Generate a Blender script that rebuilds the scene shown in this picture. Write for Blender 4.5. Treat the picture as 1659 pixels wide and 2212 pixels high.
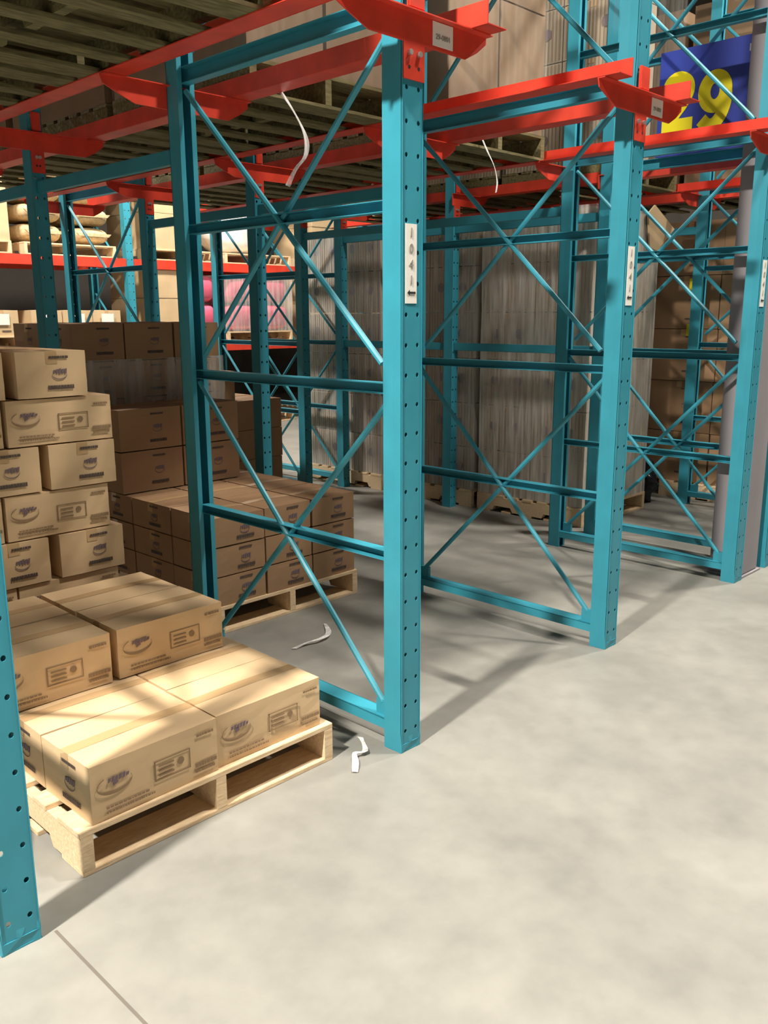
import bpy, bmesh, math, random
from mathutils import Vector, Matrix
random.seed(7)
S = bpy.context.scene
for o in list(bpy.data.objects): bpy.data.objects.remove(o, do_unlink=True)
COL = S.collection

# ------------------------------------------------------------------ camera
YAW, PITCH, ROLL = 0.7956, 0.2208, -0.0038
F = Vector((math.sin(YAW)*math.cos(PITCH), math.cos(YAW)*math.cos(PITCH), -math.sin(PITCH)))
Rv = Vector((math.cos(YAW), -math.sin(YAW), 0)); U = Rv.cross(F)
c_, s_ = math.cos(ROLL), math.sin(ROLL)
r2 = c_*Rv + s_*U; u2 = -s_*Rv + c_*U
cam = bpy.data.cameras.new('camera'); cam.sensor_fit = 'VERTICAL'; cam.sensor_height = 36
cam.lens = 1898.6/2212*36; cam.clip_start = 0.05; cam.clip_end = 100
co = bpy.data.objects.new('camera', cam); COL.objects.link(co)
co.matrix_world = Matrix(((r2.x,u2.x,-F.x,-2.2),(r2.y,u2.y,-F.y,-2.0707),(r2.z,u2.z,-F.z,1.6082),(0,0,0,1)))
S.camera = co

# ------------------------------------------------------------------ world, lamps, exposure
w = bpy.data.worlds.new('world'); S.world = w; w.use_nodes = True
w.node_tree.nodes['Background'].inputs[0].default_value = (0.75, 0.82, 0.9, 1)
w.node_tree.nodes['Background'].inputs[1].default_value = 0.01
S.view_settings.view_transform = 'Standard'; S.view_settings.look = 'None'
S.view_settings.gamma = 1; S.view_settings.exposure = 0.09; S.view_settings.use_curve_mapping = False
WARM = (1.0, 0.93, 0.83)
# (x, y, z, watts, size)  high-bay lamps: main aisle, then the aisle behind the racks
LAMPS = [(-4.9, -0.80, 6.6, 1600, 0.35), (1.7, -1.6, 7.4, 460, 0.5), (5.6, -1.2, 6.8, 500, 0.6),
         (0.3, 7.0, 6.2, 600, 0.6), (4.6, 7.0, 6.2, 450, 0.6), (-5.0, 3.2, 5.6, 15, 0.6), (9.0, 3.0, 6.2, 80, 0.6)]
FILLS = [(-1.0, -5.0, 6.5, 20, 4.0)]  # added fill light behind the camera, not a fixture of the building

# ------------------------------------------------------------------ materials
def mat(name, col, rough=0.6, metal=0, noise=0.0, scale=8, col2=None, bump=0, spec=0.4, stretch=None):
    m = bpy.data.materials.new(name); m.use_nodes = True
    nt = m.node_tree; b = nt.nodes['Principled BSDF']
    b.inputs['Roughness'].default_value = rough; b.inputs['Metallic'].default_value = metal
    b.inputs['Specular IOR Level'].default_value = spec
    if noise or col2:
        tc = nt.nodes.new('ShaderNodeTexCoord'); mp = nt.nodes.new('ShaderNodeMapping')
        nz = nt.nodes.new('ShaderNodeTexNoise'); rp = nt.nodes.new('ShaderNodeValToRGB')
        nt.links.new(tc.outputs['Object'], mp.inputs[0]); nt.links.new(mp.outputs[0], nz.inputs['Vector'])
        if stretch: mp.inputs['Scale'].default_value = stretch
        nz.inputs['Scale'].default_value = scale; nz.inputs['Detail'].default_value = 6
        a = col2 or tuple(c*(1-noise) for c in col)
        rp.color_ramp.elements[0].position = 0.32; rp.color_ramp.elements[1].position = 0.68
        rp.color_ramp.elements[0].color = (*a, 1); rp.color_ramp.elements[1].color = (*col, 1)
        nt.links.new(nz.outputs[0], rp.inputs[0]); nt.links.new(rp.outputs[0], b.inputs['Base Color'])
        if bump:
            bp = nt.nodes.new('ShaderNodeBump'); bp.inputs['Strength'].default_value = bump
            bp.inputs['Distance'].default_value = 0.01
            nt.links.new(nz.outputs[0], bp.inputs['Height']); nt.links.new(bp.outputs[0], b.inputs['Normal'])
    else:
        b.inputs['Base Color'].default_value = (*col, 1)
    return m
M = {}
M['teal'] = mat("teal_enamel", (0.038, 0.29, 0.385), 0.42, noise=0.14, scale=5)
M['red'] = mat('red_enamel', (0.72, 0.058, 0.030), 0.42, noise=0.25, scale=9)
M['wood'] = mat('new_pine', (0.80, 0.62, 0.40), 0.75, col2=(0.66, 0.47, 0.28), scale=6, stretch=(3, 14, 14), bump=0.2)
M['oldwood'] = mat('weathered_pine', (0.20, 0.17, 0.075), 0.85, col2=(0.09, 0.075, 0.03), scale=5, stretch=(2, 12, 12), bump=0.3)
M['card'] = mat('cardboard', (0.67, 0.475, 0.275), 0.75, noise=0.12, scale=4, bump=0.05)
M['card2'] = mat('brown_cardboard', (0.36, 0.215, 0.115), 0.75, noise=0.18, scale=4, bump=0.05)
M['card3'] = mat('pale_cardboard', (0.62, 0.45, 0.26), 0.8, noise=0.15, scale=4)
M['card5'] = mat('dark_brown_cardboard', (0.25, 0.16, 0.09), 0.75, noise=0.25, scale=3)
M['card4'] = mat('grey_brown_cardboard', (0.47, 0.38, 0.28), 0.75, noise=0.2, scale=3)
M['tape'] = mat('packing_tape', (0.50, 0.33, 0.17), 0.25)
M['ink'] = mat('printing_ink', (0.085, 0.06, 0.05), 0.7)
M['inkb'] = mat('blue_printing_ink', (0.17, 0.12, 0.135), 0.7)
M['inkf'] = mat('faint_printing_ink', (0.27, 0.175, 0.095), 0.7)
M['white'] = mat('white_label', (0.82, 0.80, 0.74), 0.6)
M['black'] = mat('black_print', (0.02, 0.02, 0.02), 0.6)
M['greyprint'] = mat('grey_print', (0.30, 0.28, 0.24), 0.6)
M['steel'] = mat('zinc_bolt', (0.6, 0.6, 0.58), 0.35, metal=0.8)
M['column'] = mat('grey_column_paint', (0.30, 0.28, 0.30), 0.6, noise=0.1, scale=3)
M['blue'] = mat('blue_sign_paint', (0.025, 0.045, 0.30), 0.45)
M['yellow'] = mat('yellow_numeral', (0.78, 0.66, 0.01), 0.5)
M['sack'] = mat('burlap', (0.62, 0.47, 0.27), 0.9, noise=0.3, scale=30, bump=0.3)
M['pink'] = mat('pink_plastic', (0.85, 0.16, 0.26), 0.35, noise=0.35, scale=3)
M['wall'] = mat('wall_panel', (0.085, 0.075, 0.065), 0.8, noise=0.1)
M['ceil'] = mat('ceiling_deck', (0.12, 0.12, 0.12), 0.8, noise=0.1)
M['blackbag'] = mat('black_plastic', (0.012, 0.012, 0.018), 0.25, noise=0.2)
M['whitewrap'] = mat('white_plastic', (0.80, 0.79, 0.76), 0.35, noise=0.12, scale=3)
M['lens'] = bpy.data.materials.new('lamp_glow'); M['lens'].use_nodes = True
_b = M['lens'].node_tree.nodes['Principled BSDF']; _b.inputs['Emission Color'].default_value = (1, .93, .8, 1); _b.inputs['Emission Strength'].default_value = 6
def film(name, dens, tint=(0.86, 0.84, 0.80)):
    m = bpy.data.materials.new(name); m.use_nodes = True; nt = m.node_tree
    b = nt.nodes['Principled BSDF']; out = nt.nodes['Material Output']
    b.inputs['Base Color'].default_value = (*tint, 1); b.inputs['Roughness'].default_value = 0.22
    tr = nt.nodes.new('ShaderNodeBsdfTransparent'); mx = nt.nodes.new('ShaderNodeMixShader')
    tc = nt.nodes.new('ShaderNodeTexCoord'); mp = nt.nodes.new('ShaderNodeMapping'); nz = nt.nodes.new('ShaderNodeTexNoise')
    mp.inputs['Scale'].default_value = (14, 14, 1.2); nz.inputs['Scale'].default_value = 1.6; nz.inputs['Detail'].default_value = 5
    nt.links.new(tc.outputs['Object'], mp.inputs[0]); nt.links.new(mp.outputs[0], nz.inputs['Vector'])
    mr = nt.nodes.new('ShaderNodeMapRange'); mr.inputs['From Min'].default_value = 0.3; mr.inputs['From Max'].default_value = 0.7
    mr.inputs['To Min'].default_value = dens*0.35; mr.inputs['To Max'].default_value = dens*1.5
    nt.links.new(nz.outputs[0], mr.inputs['Value']); nt.links.new(mr.outputs[0], mx.inputs[0])
    nt.links.new(tr.outputs[0], mx.inputs[1]); nt.links.new(b.outputs[0], mx.inputs[2])
    bp = nt.nodes.new('ShaderNodeBump'); bp.inputs['Strength'].default_value = 0.5; bp.inputs['Distance'].default_value = 0.02
    nt.links.new(nz.outputs[0], bp.inputs['Height']); nt.links.new(bp.outputs[0], b.inputs['Normal'])
    nt.links.new(mx.outputs[0], out.inputs[0]); return m
M['film'] = film('clear_stretch_film', 0.30)
M['film3'] = film('sheen_stretch_film', 0.42, (0.92, 0.89, 0.82))  # paler, denser film: bright sheen of the first load put into its colour
M['film4'] = film('thin_stretch_film', 0.10, (0.6, 0.57, 0.5))
M['film2'] = film('loose_clear_film', 0.75, (0.9, 0.88, 0.86))
# floor: worn concrete with a saw-cut joint
def floor_mat():
    m = bpy.data.materials.new('polished_concrete'); m.use_nodes = True; nt = m.node_tree; L = nt.links.new
    b = nt.nodes['Principled BSDF']; b.inputs['Roughness'].default_value = 0.48; b.inputs['Specular IOR Level'].default_value = 0.35
    tc = nt.nodes.new('ShaderNodeTexCoord'); nz = nt.nodes.new('ShaderNodeTexNoise'); n2 = nt.nodes.new('ShaderNodeTexNoise')
    nz.inputs['Scale'].default_value = 1.7; nz.inputs['Detail'].default_value = 9; nz.inputs['Roughness'].default_value = 0.62
    n2.inputs['Scale'].default_value = 9; n2.inputs['Detail'].default_value = 6
    L(tc.outputs['Object'], nz.inputs['Vector']); L(tc.outputs['Object'], n2.inputs['Vector'])
    rp = nt.nodes.new('ShaderNodeValToRGB'); rp.color_ramp.elements[0].position = 0.3; rp.color_ramp.elements[1].position = 0.72
    rp.color_ramp.elements[0].color = (0.205, 0.20, 0.18, 1); rp.color_ramp.elements[1].color = (0.30, 0.293, 0.262, 1)
    L(nz.outputs[0], rp.inputs[0])
    mx = nt.nodes.new('ShaderNodeMixRGB'); mx.blend_type = 'MULTIPLY'; mx.inputs[0].default_value = 0.35
    L(rp.outputs[0], mx.inputs[1])
    r2_ = nt.nodes.new('ShaderNodeValToRGB'); r2_.color_ramp.elements[0].position = 0.3; r2_.color_ramp.elements[1].position = 0.6
    r2_.color_ramp.elements[0].color = (0.7, 0.7, 0.7, 1); L(n2.outputs[0], r2_.inputs[0]); L(r2_.outputs[0], mx.inputs[2])
    sx = nt.nodes.new('ShaderNodeSeparateXYZ'); L(tc.outputs['Object'], sx.inputs[0])
    def ma(op, a, v):
        n = nt.nodes.new('ShaderNodeMath'); n.operation = op; L(a, n.inputs[0])
        if isinstance(v, (int, float)): n.inputs[1].default_value = v
        else: L(v, n.inputs[1])
        return n.outputs[0]
    dx = ma('ABSOLUTE', ma('ADD', sx.outputs[0], 1.352), 0); line = ma('LESS_THAN', dx, 0.0045)
    front = ma('LESS_THAN', sx.outputs[1], 0.0)
    dy = ma('ABSOLUTE', ma('ADD', sx.outputs[1], 3.6), 0); line2 = ma('LESS_THAN', dy, 0.0045)
    msk = ma('MAXIMUM', ma('MULTIPLY', line, front), line2)
    m2 = nt.nodes.new('ShaderNodeMixRGB'); m2.inputs[2].default_value = (0.11, 0.09, 0.075, 1)
    L(ma('MULTIPLY', msk, 0.75), m2.inputs[0]); L(mx.outputs[0], m2.inputs[1]); L(m2.outputs[0], b.inputs['Base Color'])
    return m
M['floor'] = floor_mat()

# ------------------------------------------------------------------ helpers
class MB:
    def __init__(s): s.v = []; s.f = []
    def quad(s, *p):
        n = len(s.v); s.v += [tuple(q) for q in p]; s.f.append(tuple(range(n, n+len(p))))
    def box(s, x0, x1, y0, y1, z0, z1):
        n = len(s.v)
        s.v += [(x0,y0,z0),(x1,y0,z0),(x1,y1,z0),(x0,y1,z0),(x0,y0,z1),(x1,y0,z1),(x1,y1,z1),(x0,y1,z1)]
        s.f += [tuple(n+i for i in q) for q in ((3,2,1,0),(4,5,6,7),(0,1,5,4),(1,2,6,5),(2,3,7,6),(3,0,4,7))]
    def bar(s, a, b, wdt, hgt=None, up=(0,0,1), n=4):
        a = Vector(a); b = Vector(b); d = (b-a).normalized(); u = Vector(up)
        sd = d.cross(u); sd = sd.normalized() if sd.length > 1e-6 else Vector((1,0,0)); uu = sd.cross(d)
        hgt = hgt or wdt; k = len(s.v)
        for p in (a, b):
            for i in range(n):
                t = 2*math.pi*(i+0.5)/n; q = math.sqrt(2) if n == 4 else 1
                s.v.append(tuple(p + sd*math.cos(t)*wdt/2*q + uu*math.sin(t)*hgt/2*q))
        for i in range(n): s.f.append((k+i, k+(i+1)%n, k+n+(i+1)%n, k+n+i))
        s.f.append(tuple(k+i for i in range(n))[::-1]); s.f.append(tuple(k+n+i for i in range(n)))
    def prism(s, pts, a, b, axis):           # polygon pts in the plane across axis, from a to b
        def P(p, t):
            return {'x': (t, p[0], p[1]), 'y': (p[0], t, p[1]), 'z': (p[0], p[1], t)}[axis]
        k = len(s.v); n = len(pts)
        s.v += [P(p, a) for p in pts] + [P(p, b) for p in pts]
        for i in range(n): s.f.append((k+i, k+(i+1)%n, k+n+(i+1)%n, k+n+i))
        s.f.append(tuple(k+i for i in range(n))[::-1]); s.f.append(tuple(k+n+i for i in range(n)))
    def disc(s, c, r, t, axis='y', n=10):
        s.prism([(c[0]+r*math.cos(2*math.pi*i/n), c[1]+r*math.sin(2*math.pi*i/n)) for i in range(n)], t[0], t[1], axis)
    def mesh(s, name, m, bevel=0, smooth=False):
        me = bpy.data.meshes.new(name); me.from_pydata(s.v, [], s.f)
        bm = bmesh.new(); bm.from_mesh(me)
        bmesh.ops.recalc_face_normals(bm, faces=bm.faces)
        if bevel: bmesh.ops.bevel(bm, geom=bm.edges[:], offset=bevel, segments=2, affect='EDGES')
        bm.to_mesh(me); bm.free()
        if smooth:
            for p in me.polygons: p.use_smooth = True
        me.materials.append(m); return me
def put(name, me, parent=None, loc=(0,0,0), rz=0, label=None):
    o = bpy.data.objects.new(name, me); COL.objects.link(o); o.location = loc; o.rotation_euler = (0,0,rz)
    if parent: o.parent = parent
    if label: o['label'] = label
    return o
def tag(o, label, cat, group=None):
    o['label'] = label; o['category'] = cat
    if group: o['group'] = group
    return o
def thing(name, label, cat, loc=(0,0,0), rz=0, group=None):
    o = bpy.data.objects.new(name, None); COL.objects.link(o); o.location = loc; o.rotation_euler = (0,0,rz)
    o.empty_display_size = 0.1
    return tag(o, label, cat, group)
def kids(o): return [c for c in bpy.data.objects if c.parent == o]
TREE = {}
def dup(proto, loc, label, group=None, rz=None):
    def cp(o, par):
        c = o.copy(); COL.objects.link(c); c.parent = par
        for k in TREE.setdefault(o.name, [x.name for x in kids(o)]): cp(bpy.data.objects[k], c)
        return c
    c = cp(proto, None); c.location = loc; c['label'] = label
    if rz is not None: c.rotation_euler = (0,0,rz)
    if group: c['group'] = group
    return c
def once(proto_used, proto, *a, **k):
    """first call moves the prototype itself, later calls copy it"""
    if not proto_used.get(proto.name):
        proto_used[proto.name] = True
        TREE.setdefault(proto.name, [x.name for x in kids(proto)])
        loc, label = a[0], a[1]; proto.location = loc; proto['label'] = label
        if k.get('group'): proto['group'] = k['group']
        if k.get('rz') is not None: proto.rotation_euler = (0,0,k['rz'])
        return proto
    return dup(proto, *a, **k)
USED = {}
def struct(name, me, loc=(0,0,0)):
    o = put(name, me, None, loc); o['kind'] = 'structure'; return o
ORD = ['first','second','third','fourth','fifth','sixth','seventh','eighth','ninth','tenth']

# ------------------------------------------------------------------ lamps
mb = MB(); mb.prism([(0.10*math.cos(i*math.pi/8), 0.10*math.sin(i*math.pi/8)) for i in range(16)], 0.32, 0.5, 'z')
def lampfix(i, x, y, z, wts, size):
    L = bpy.data.lights.new('high_bay_light', 'AREA'); L.shape = 'DISK'; L.size = size; L.energy = wts; L.color = WARM
    lo = bpy.data.objects.new('lamp_light', L); COL.objects.link(lo)
    t = thing('high_bay_lamp', f'round high bay warehouse lamp hanging {["over the front aisle far left","over the front aisle near the open lane","over the front aisle at right","over the rear aisle at left","over the rear aisle at right","beyond the left end of the racks","beyond the right end of the racks"][i]}', 'lamp', (x, y, z))
    h = MB(); N = 20
    prof = [(0.27, 0.0), (0.25, 0.10), (0.16, 0.24), (0.09, 0.30), (0.09, 0.48), (0.0, 0.48)]
    for a in range(N):
        for (ra, za), (rb, zb) in zip(prof, prof[1:]):
            t0, t1 = 2*math.pi*a/N, 2*math.pi*(a+1)/N
            h.quad((ra*math.cos(t0), ra*math.sin(t0), za), (ra*math.cos(t1), ra*math.sin(t1), za), (rb*math.cos(t1), rb*math.sin(t1), zb), (rb*math.cos(t0), rb*math.sin(t0), zb))
    put('reflector', h.mesh('reflector', M['steel']), t)
    d = MB(); d.disc((0, 0), 0.24, (0.02, 0.03), 'z', 20); put('lens', d.mesh('lens', M['lens']), t)
    c = MB(); c.bar((0,0,0.48), (0,0,9.0-z), 0.012, n=6, up=(1,0,0)); put('hanging_cable', c.mesh('hanging_cable', M['steel']), t)
    lo.parent = t; lo.location = (0, 0, -0.02)
for i, l in enumerate(LAMPS): lampfix(i, *l)
for (x, y, z, wts, size) in FILLS:
    L = bpy.data.lights.new('fill_light', 'AREA'); L.shape = 'SQUARE'; L.size = size; L.energy = wts; L.color = (0.80, 0.90, 1.0)
    lo = bpy.data.objects.new('fill_light', L); COL.objects.link(lo); lo.location = (x, y, 8.9)

# ------------------------------------------------------------------ room
X0, X1, Y0, Y1, H = -9.0, 13.0, -6.5, 12.5, 9.0
mb = MB(); mb.box(X0, X1, Y0, Y1, -0.2, 0.0); struct('floor', mb.mesh('floor', M['floor']))
mb = MB(); mb.box(X0, X1, Y0, Y1, H, H+0.2); struct('ceiling', mb.mesh('ceiling', M['ceil']))
for nm, b in (('wall_left', (X0-.2, X0, Y0, Y1, 0, H)), ('wall_right', (X1, X1+.2, Y0, Y1, 0, H)), ('wall_back', (X0, X1, Y1, Y1+.2, 0, H)), ('wall_front', (X0, X1, Y0-.2, Y0, 0, H))):
    mb = MB(); mb.box(*b); struct(nm, mb.mesh(nm, M['wall']))

# building column in the gap between the two rack blocks
col = thing('building_column', 'grey painted square building column in the gap beside the third rack row', 'column', (3.105, 0.02, 0))
mb = MB(); mb.box(0, 0.245, 0, 0.205, 0.012, H); put('shaft', mb.mesh('shaft', M['column'], 0.006), col)
mb = MB(); mb.box(-0.02, 0.265, -0.015, 0.225, 0, 0.012); put('base_plate', mb.mesh('base_plate', M['column']), col)

# ------------------------------------------------------------------ rack uprights
W, D, HR = 0.1045, 0.0823, 4.9
WN = 0.077
def upright_mesh(name, W):
    mb = MB(); t = 0.0025; pitch = 0.1016; z0 = 0.0836
    # perforated face in the plane y = 0
    cols = [(0.0, W/2, W*0.23), (W/2, W, W*0.77)]
    n = int((HR-z0)/pitch)
    for (xa, xb, xc) in cols:
        zs = [0.0] + [z0 + (i+0.5)*pitch for i in range(-1, n)]
        zs = [0.0] + [z for z in zs if z > 0] + [HR]
        for za, zb in zip(zs, zs[1:]):
            hz = [z0+i*pitch for i in range(n) if za < z0+i*pitch < zb]
            if not hz: mb.quad((xa,0,za),(xb,0,za),(xb,0,zb),(xa,0,zb)); continue
            hz = hz[0]; r = 0.0072; o = []
            for k in range(8):
                a = math.pi*(k+0.5)/4; o.append((xc+r*math.cos(a), 0, hz+r*1.15*math.sin(a)))
            # ring of quads between rectangle and octagon
            R_ = [(xb,0,hz+(hz-za)*0.3),(xb,0,zb),(xc+r,0,zb)] 
            P = [(xb,0,hz+r*.5),(xc+r*.5,0,zb),(xc-r*.5,0,zb),(xa,0,hz+r*.5),(xa,0,hz-r*.5),(xc-r*.5,0,za),(xc+r*.5,0,za),(xb,0,hz-r*.5)]
            for k in range(8):
                k2 = (k+1) % 8
                pts = [o[k], P[k]]
                if k == 0: pts.append((xb,0,zb))
                if k == 2: pts.append((xa,0,zb))
                if k == 4: pts.append((xa,0,za))
                if k == 6: pts.append((xb,0,za))
                pts += [P[k2], o[k2]]
                mb.quad(*pts)
    mb.quad((0,0,0),(0,D,0),(0,D,HR),(0,0,HR)); mb.quad((W,0,0),(W,0,HR),(W,D,HR),(W,D,0))
    mb.quad((0,D,0),(0.02,D,0),(0.02,D,HR),(0,D,HR)); mb.quad((W,D,0),(W,D,HR),(W-0.02,D,HR),(W-0.02,D,0))
    me = bpy.data.meshes.new(name); me.from_pydata(mb.v, [], mb.f)
    bm = bmesh.new(); bm.from_mesh(me); bmesh.ops.remove_doubles(bm, verts=bm.verts, dist=1e-5)
    bmesh.ops.solidify(bm, geom=bm.faces[:], thickness=0.0025)
    bmesh.ops.recalc_face_normals(bm, faces=bm.faces)
    bm.to_mesh(me); bm.free(); me.materials.append(M['teal']); return me
UPM = upright_mesh('upright', W); UPN = upright_mesh('upright', WN)
FD = 1.345                                       # frame depth
BZ = [0.747, 1.355, 1.965, 2.572, 3.2, 3.83, 4.45]
def build_frame(wide):
    t = thing('upright_frame', 'proto', 'rack frame'); wf = W if wide else WN
    put('upright', UPM if wide else UPN, t); put('upright', UPN, t, (WN, FD, 0), math.pi)
    ya, yb = D-0.01, FD-D+0.01; xm = 0.041
    mb = MB(); mb.box(xm-0.038, xm+0.036, ya, yb, 0.07, 0.074); mb.box(xm-0.038, xm-0.034, ya, yb, 0.074, 0.112); mb.box(xm+0.032, xm+0.036, ya, yb, 0.074, 0.112); mb.box(xm-0.038, xm+0.036, ya, yb, 0.108, 0.112)
    put('bottom_strut', mb.mesh('bottom_strut', M['teal']), t)
    for i, z in enumerate(BZ):
        mb = MB(); h = 0.032 if z == 2.572 else 0.0195
        # C-section brace, open side towards the left lane
        mb.box(xm+0.017, xm+0.021, ya, yb, z-h+0.003, z+h-0.003); mb.box(xm-0.021, xm+0.021, ya, yb, z+h-0.003, z+h); mb.box(xm-0.021, xm+0.021, ya, yb, z-h, z-h+0.003)
        put('horizontal_brace', mb.mesh('horizontal_brace', M['teal']), t)
    lv = [(0.10, 1.34), (1.38, 2.53), (2.60, 3.81)]
    for (za, zb) in lv:
        for k, (p, q) in enumerate((((ya+0.05, za+0.06), (yb-0.02, zb-0.02)), ((yb-0.05, za+0.06), (ya+0.02, zb-0.02)))):
            mb = MB(); x = xm + (0.006 if k else -0.008)
            a = Vector((x, p[0], p[1])); b = Vector((x, q[0], q[1])); mb.bar(a, b, 0.024, n=8, up=(1,0,0))
            if za < 0.2: mb.box(x-0.010, x+0.010, p[0]-0.035, p[0]+0.03, za+0.012, za+0.072)
            put('diagonal_brace', mb.mesh('diagonal_brace', M['teal']), t)
    mb = MB(); mb.box(-0.001, wf+0.001, -0.001, D+0.001, 0, 0.005); put('foot_plate', mb.mesh('foot_plate', M['teal']), t)
    mb = MB(); mb.box(-0.001, WN+0.001, -0.001, D+0.001, 0, 0.005); put('foot_plate', mb.mesh('foot_plate', M['teal']), t, (WN, FD, 0), math.pi)
    return t
FR = build_frame(True); FRN = build_frame(False)
LX = [-1.494, 0.0, 1.455, 2.96, 3.43, 4.93, 6.4]
LN = ['rack row at far left', 'rack row beside the stepped cartons', 'middle rack row', 'rack row left of the grey column',
      'rack row right of the grey column', 'rack row beyond the grey column', 'outermost right rack row']
for i, x in enumerate(LX):
    once(USED, FR, (x, 0, 0), f'teal cross-braced rack frame facing the aisle, {LN[i]}')
for i, x in enumerate(LX[:6]):
    once(USED, FRN, (x, 3.98, 0), f'rear teal rack frame deep inside, {LN[i]}')
for i, x in enumerate(LX[:6]):
    o = put('rack_upright', UPN, None, (x, 2.66, 0))
    tag(o, f'single teal perforated post midway along the {LN[i]}', 'rack post')
# teal row spacers in the open gaps
mb = MB(); mb.box(0.022, 0.058, 0, 2.66-FD-0.001, -0.03, 0.03); SPM = mb.mesh('row_spacer', M['teal'], 0.003)
mb = MB(); mb.box(0.022, 0.058, 0, 1.239, -0.03, 0.03); SPM2 = mb.mesh('row_spacer', M['teal'], 0.003)
for i, x in enumerate(LX[:6]):
    for j, (y, me) in enumerate(((FD, SPM), (2.74, SPM2))):
        for z in ((2.27, 1.35) if i == 4 else (2.27,)):
            o = put('row_spacer', me, None, (x, y, z))
            tag(o, f'{"upper" if z > 2 else "lower"} teal tie bar {"before" if j == 0 else "behind"} the single post, {LN[i]}', 'tie bar')

# ------------------------------------------------------------------ red brackets and rails
ZA, ZB = 2.450, 2.536
def bracket_proto(left=True, right=True, W=0.1045):
    t = thing('rail_bracket', 'proto', 'bracket')
    xl, xr = (-0.30 if left else -0.02), (0.42 if right else W+0.02)
    mb = MB(); cx = W/2
    pts = [(xr, ZB)]
    if right: pts += [(xr, ZB-0.02), (xr-0.05, ZA+0.03), (xr-0.11, ZA)]
    else: pts += [(xr, ZA)]
    pts += [(W-0.002, ZA), (W-0.002, 2.342), (0.004, 2.342), (0.004, ZA)]
    if left: pts += [(xl+0.15, ZA), (xl+0.07, ZA+0.03), (xl+0.01, ZB-0.03)]
    else: pts += [(xl, ZA)]
    pts += [(xl, ZB)]
    mb.prism(pts, -0.006, -0.0005, 'y')
    put('arm_plate', mb.mesh('arm_plate', M['red']), t)
    mb = MB(); mb.prism([(-0.035, ZB), (0.0, ZB), (0.0, ZB+0.004), (-0.035, ZB+0.004)], xl, xr, 'x')
    put('top_flange', mb.mesh('top_flange', M['red']), t)
    mb = MB()
    mb.box(0.014, W-0.014, -0.02, -0.006, ZB+0.01, 2.64)
    put('locking_tab', mb.mesh('locking_tab', M['red'], 0.004), t)
    for bx in (0.03, W-0.03):
        mb = MB(); mb.disc((bx, 2.42), 0.009, (-0.016, -0.006), 'y', 8); put('bolt', mb.mesh('bolt', M['steel']), t)
        mb = MB(); mb.disc((bx, 2.378), 0.006, (-0.0066, -0.0055), 'y', 8); put('bolt_hole', mb.mesh('bolt_hole', M['black']), t)
    return t
BP = bracket_proto(); BPL = bracket_proto(True, False); BPR = bracket_proto(False, True)
NB = bracket_proto(True, True, WN); NBL = bracket_proto(True, False, WN); NBR = bracket_proto(False, True, WN)
for i, x in enumerate(LX):
    for j, (y, back) in enumerate(((0, 0), (FD, 1), (2.66, 0), (3.98, 0), (3.98+FD, 1))):
        if i == 6 and j: break
        loc = (x, y, 0); proto = (BPL if i == 3 else (BPR if i == 4 else BP)) if j == 0 else (NBL if i == 3 else (NBR if i == 4 else NB))
        wh = ['front', 'second', 'third', 'fourth', 'rearmost'][j]
        lab = f'red load arm bracket, {wh} post, {LN[i]}'
        o = once(USED, proto, loc, lab)
        if back:                                     # bracket on the rear face: plate just behind the post
            o.location = (x, y + 0.0065, 0)
def rail_mesh(side):
    mb = MB(); ya, yb = -0.10, 5.42
    if side < 0:
        mb.box(-0.204, -0.198, ya, yb, 2.5405, 2.614); mb.box(-0.30, -0.204, ya, yb, 2.5405, 2.545)
    else:
        mb.box(0.306, 0.312, ya, yb, 2.5405, 2.614); mb.box(0.312, 0.41, ya, yb, 2.5405, 2.545)
    return mb.mesh('load_rail', M['red'], 0.001)
RL, RR = rail_mesh(-1), rail_mesh(1)
for i, x in enumerate(LX[:6]):
    if i != 4:
        tag(put('load_rail', RL, None, (x, 0, 0.0005)), f'long red pallet rail, left side of the {LN[i]}', 'rail')
    if i != 3:
        tag(put('load_rail', RR, None, (x, 0, 0.0005)), f'long red pallet rail, right side of the {LN[i]}', 'rail')

# ------------------------------------------------------------------ text helper
def text_mesh(txt, size, m, offset=0.0, extrude=0.0008):
    cu = bpy.data.curves.new('t', 'FONT'); cu.body = txt; cu.size = size; cu.align_x = 'CENTER'; cu.align_y = 'CENTER'
    cu.offset = offset; cu.extrude = extrude
    ob = bpy.data.objects.new('t', cu); COL.objects.link(ob)
    dg = bpy.context.evaluated_depsgraph_get(); dg.update()
    me = bpy.data.meshes.new_from_object(ob.evaluated_get(dg)); me.materials.clear(); me.materials.append(m)
    bpy.data.objects.remove(ob, do_unlink=True)
    return me
# white vertical number strips on the aisle posts
def post_label(x, txt, strong, lab):
    t = thing('post_label', lab, 'label', (x+0.046, 0.0, 1.645))
    mb = MB(); mb.box(-0.0275, 0.0275, -0.0022, -0.0004, 0, 0.257); put('backing', mb.mesh('backing', M['white']), t)
    for k, ch in enumerate(txt):
        o = put('numeral', text_mesh(ch, 0.042, M['greyprint'], 0.0006), t, (0, -0.003, 0.228-0.051*k)); o.rotation_euler = (math.pi/2, 0, 0)
    mb = MB(); z = 0.035
    mb.prism([(-0.019, z), (-0.009, z+0.009), (-0.009, z+0.0035), (0.02, z+0.0035), (0.02, z-0.0035), (-0.009, z-0.0035), (-0.009, z-0.009)], -0.0042, -0.0023, 'y')
    put('arrow', mb.mesh('arrow', M['black']), t)
post_label(0.0, '1041', 1, 'white vertical strip label on the front post right of the stepped cartons')
post_label(LX[2], '1041', 0, 'white vertical strip label on the middle tall post')
post_label(LX[3], '1041', 0, 'white vertical strip label on the post just left of the grey column')
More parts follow.
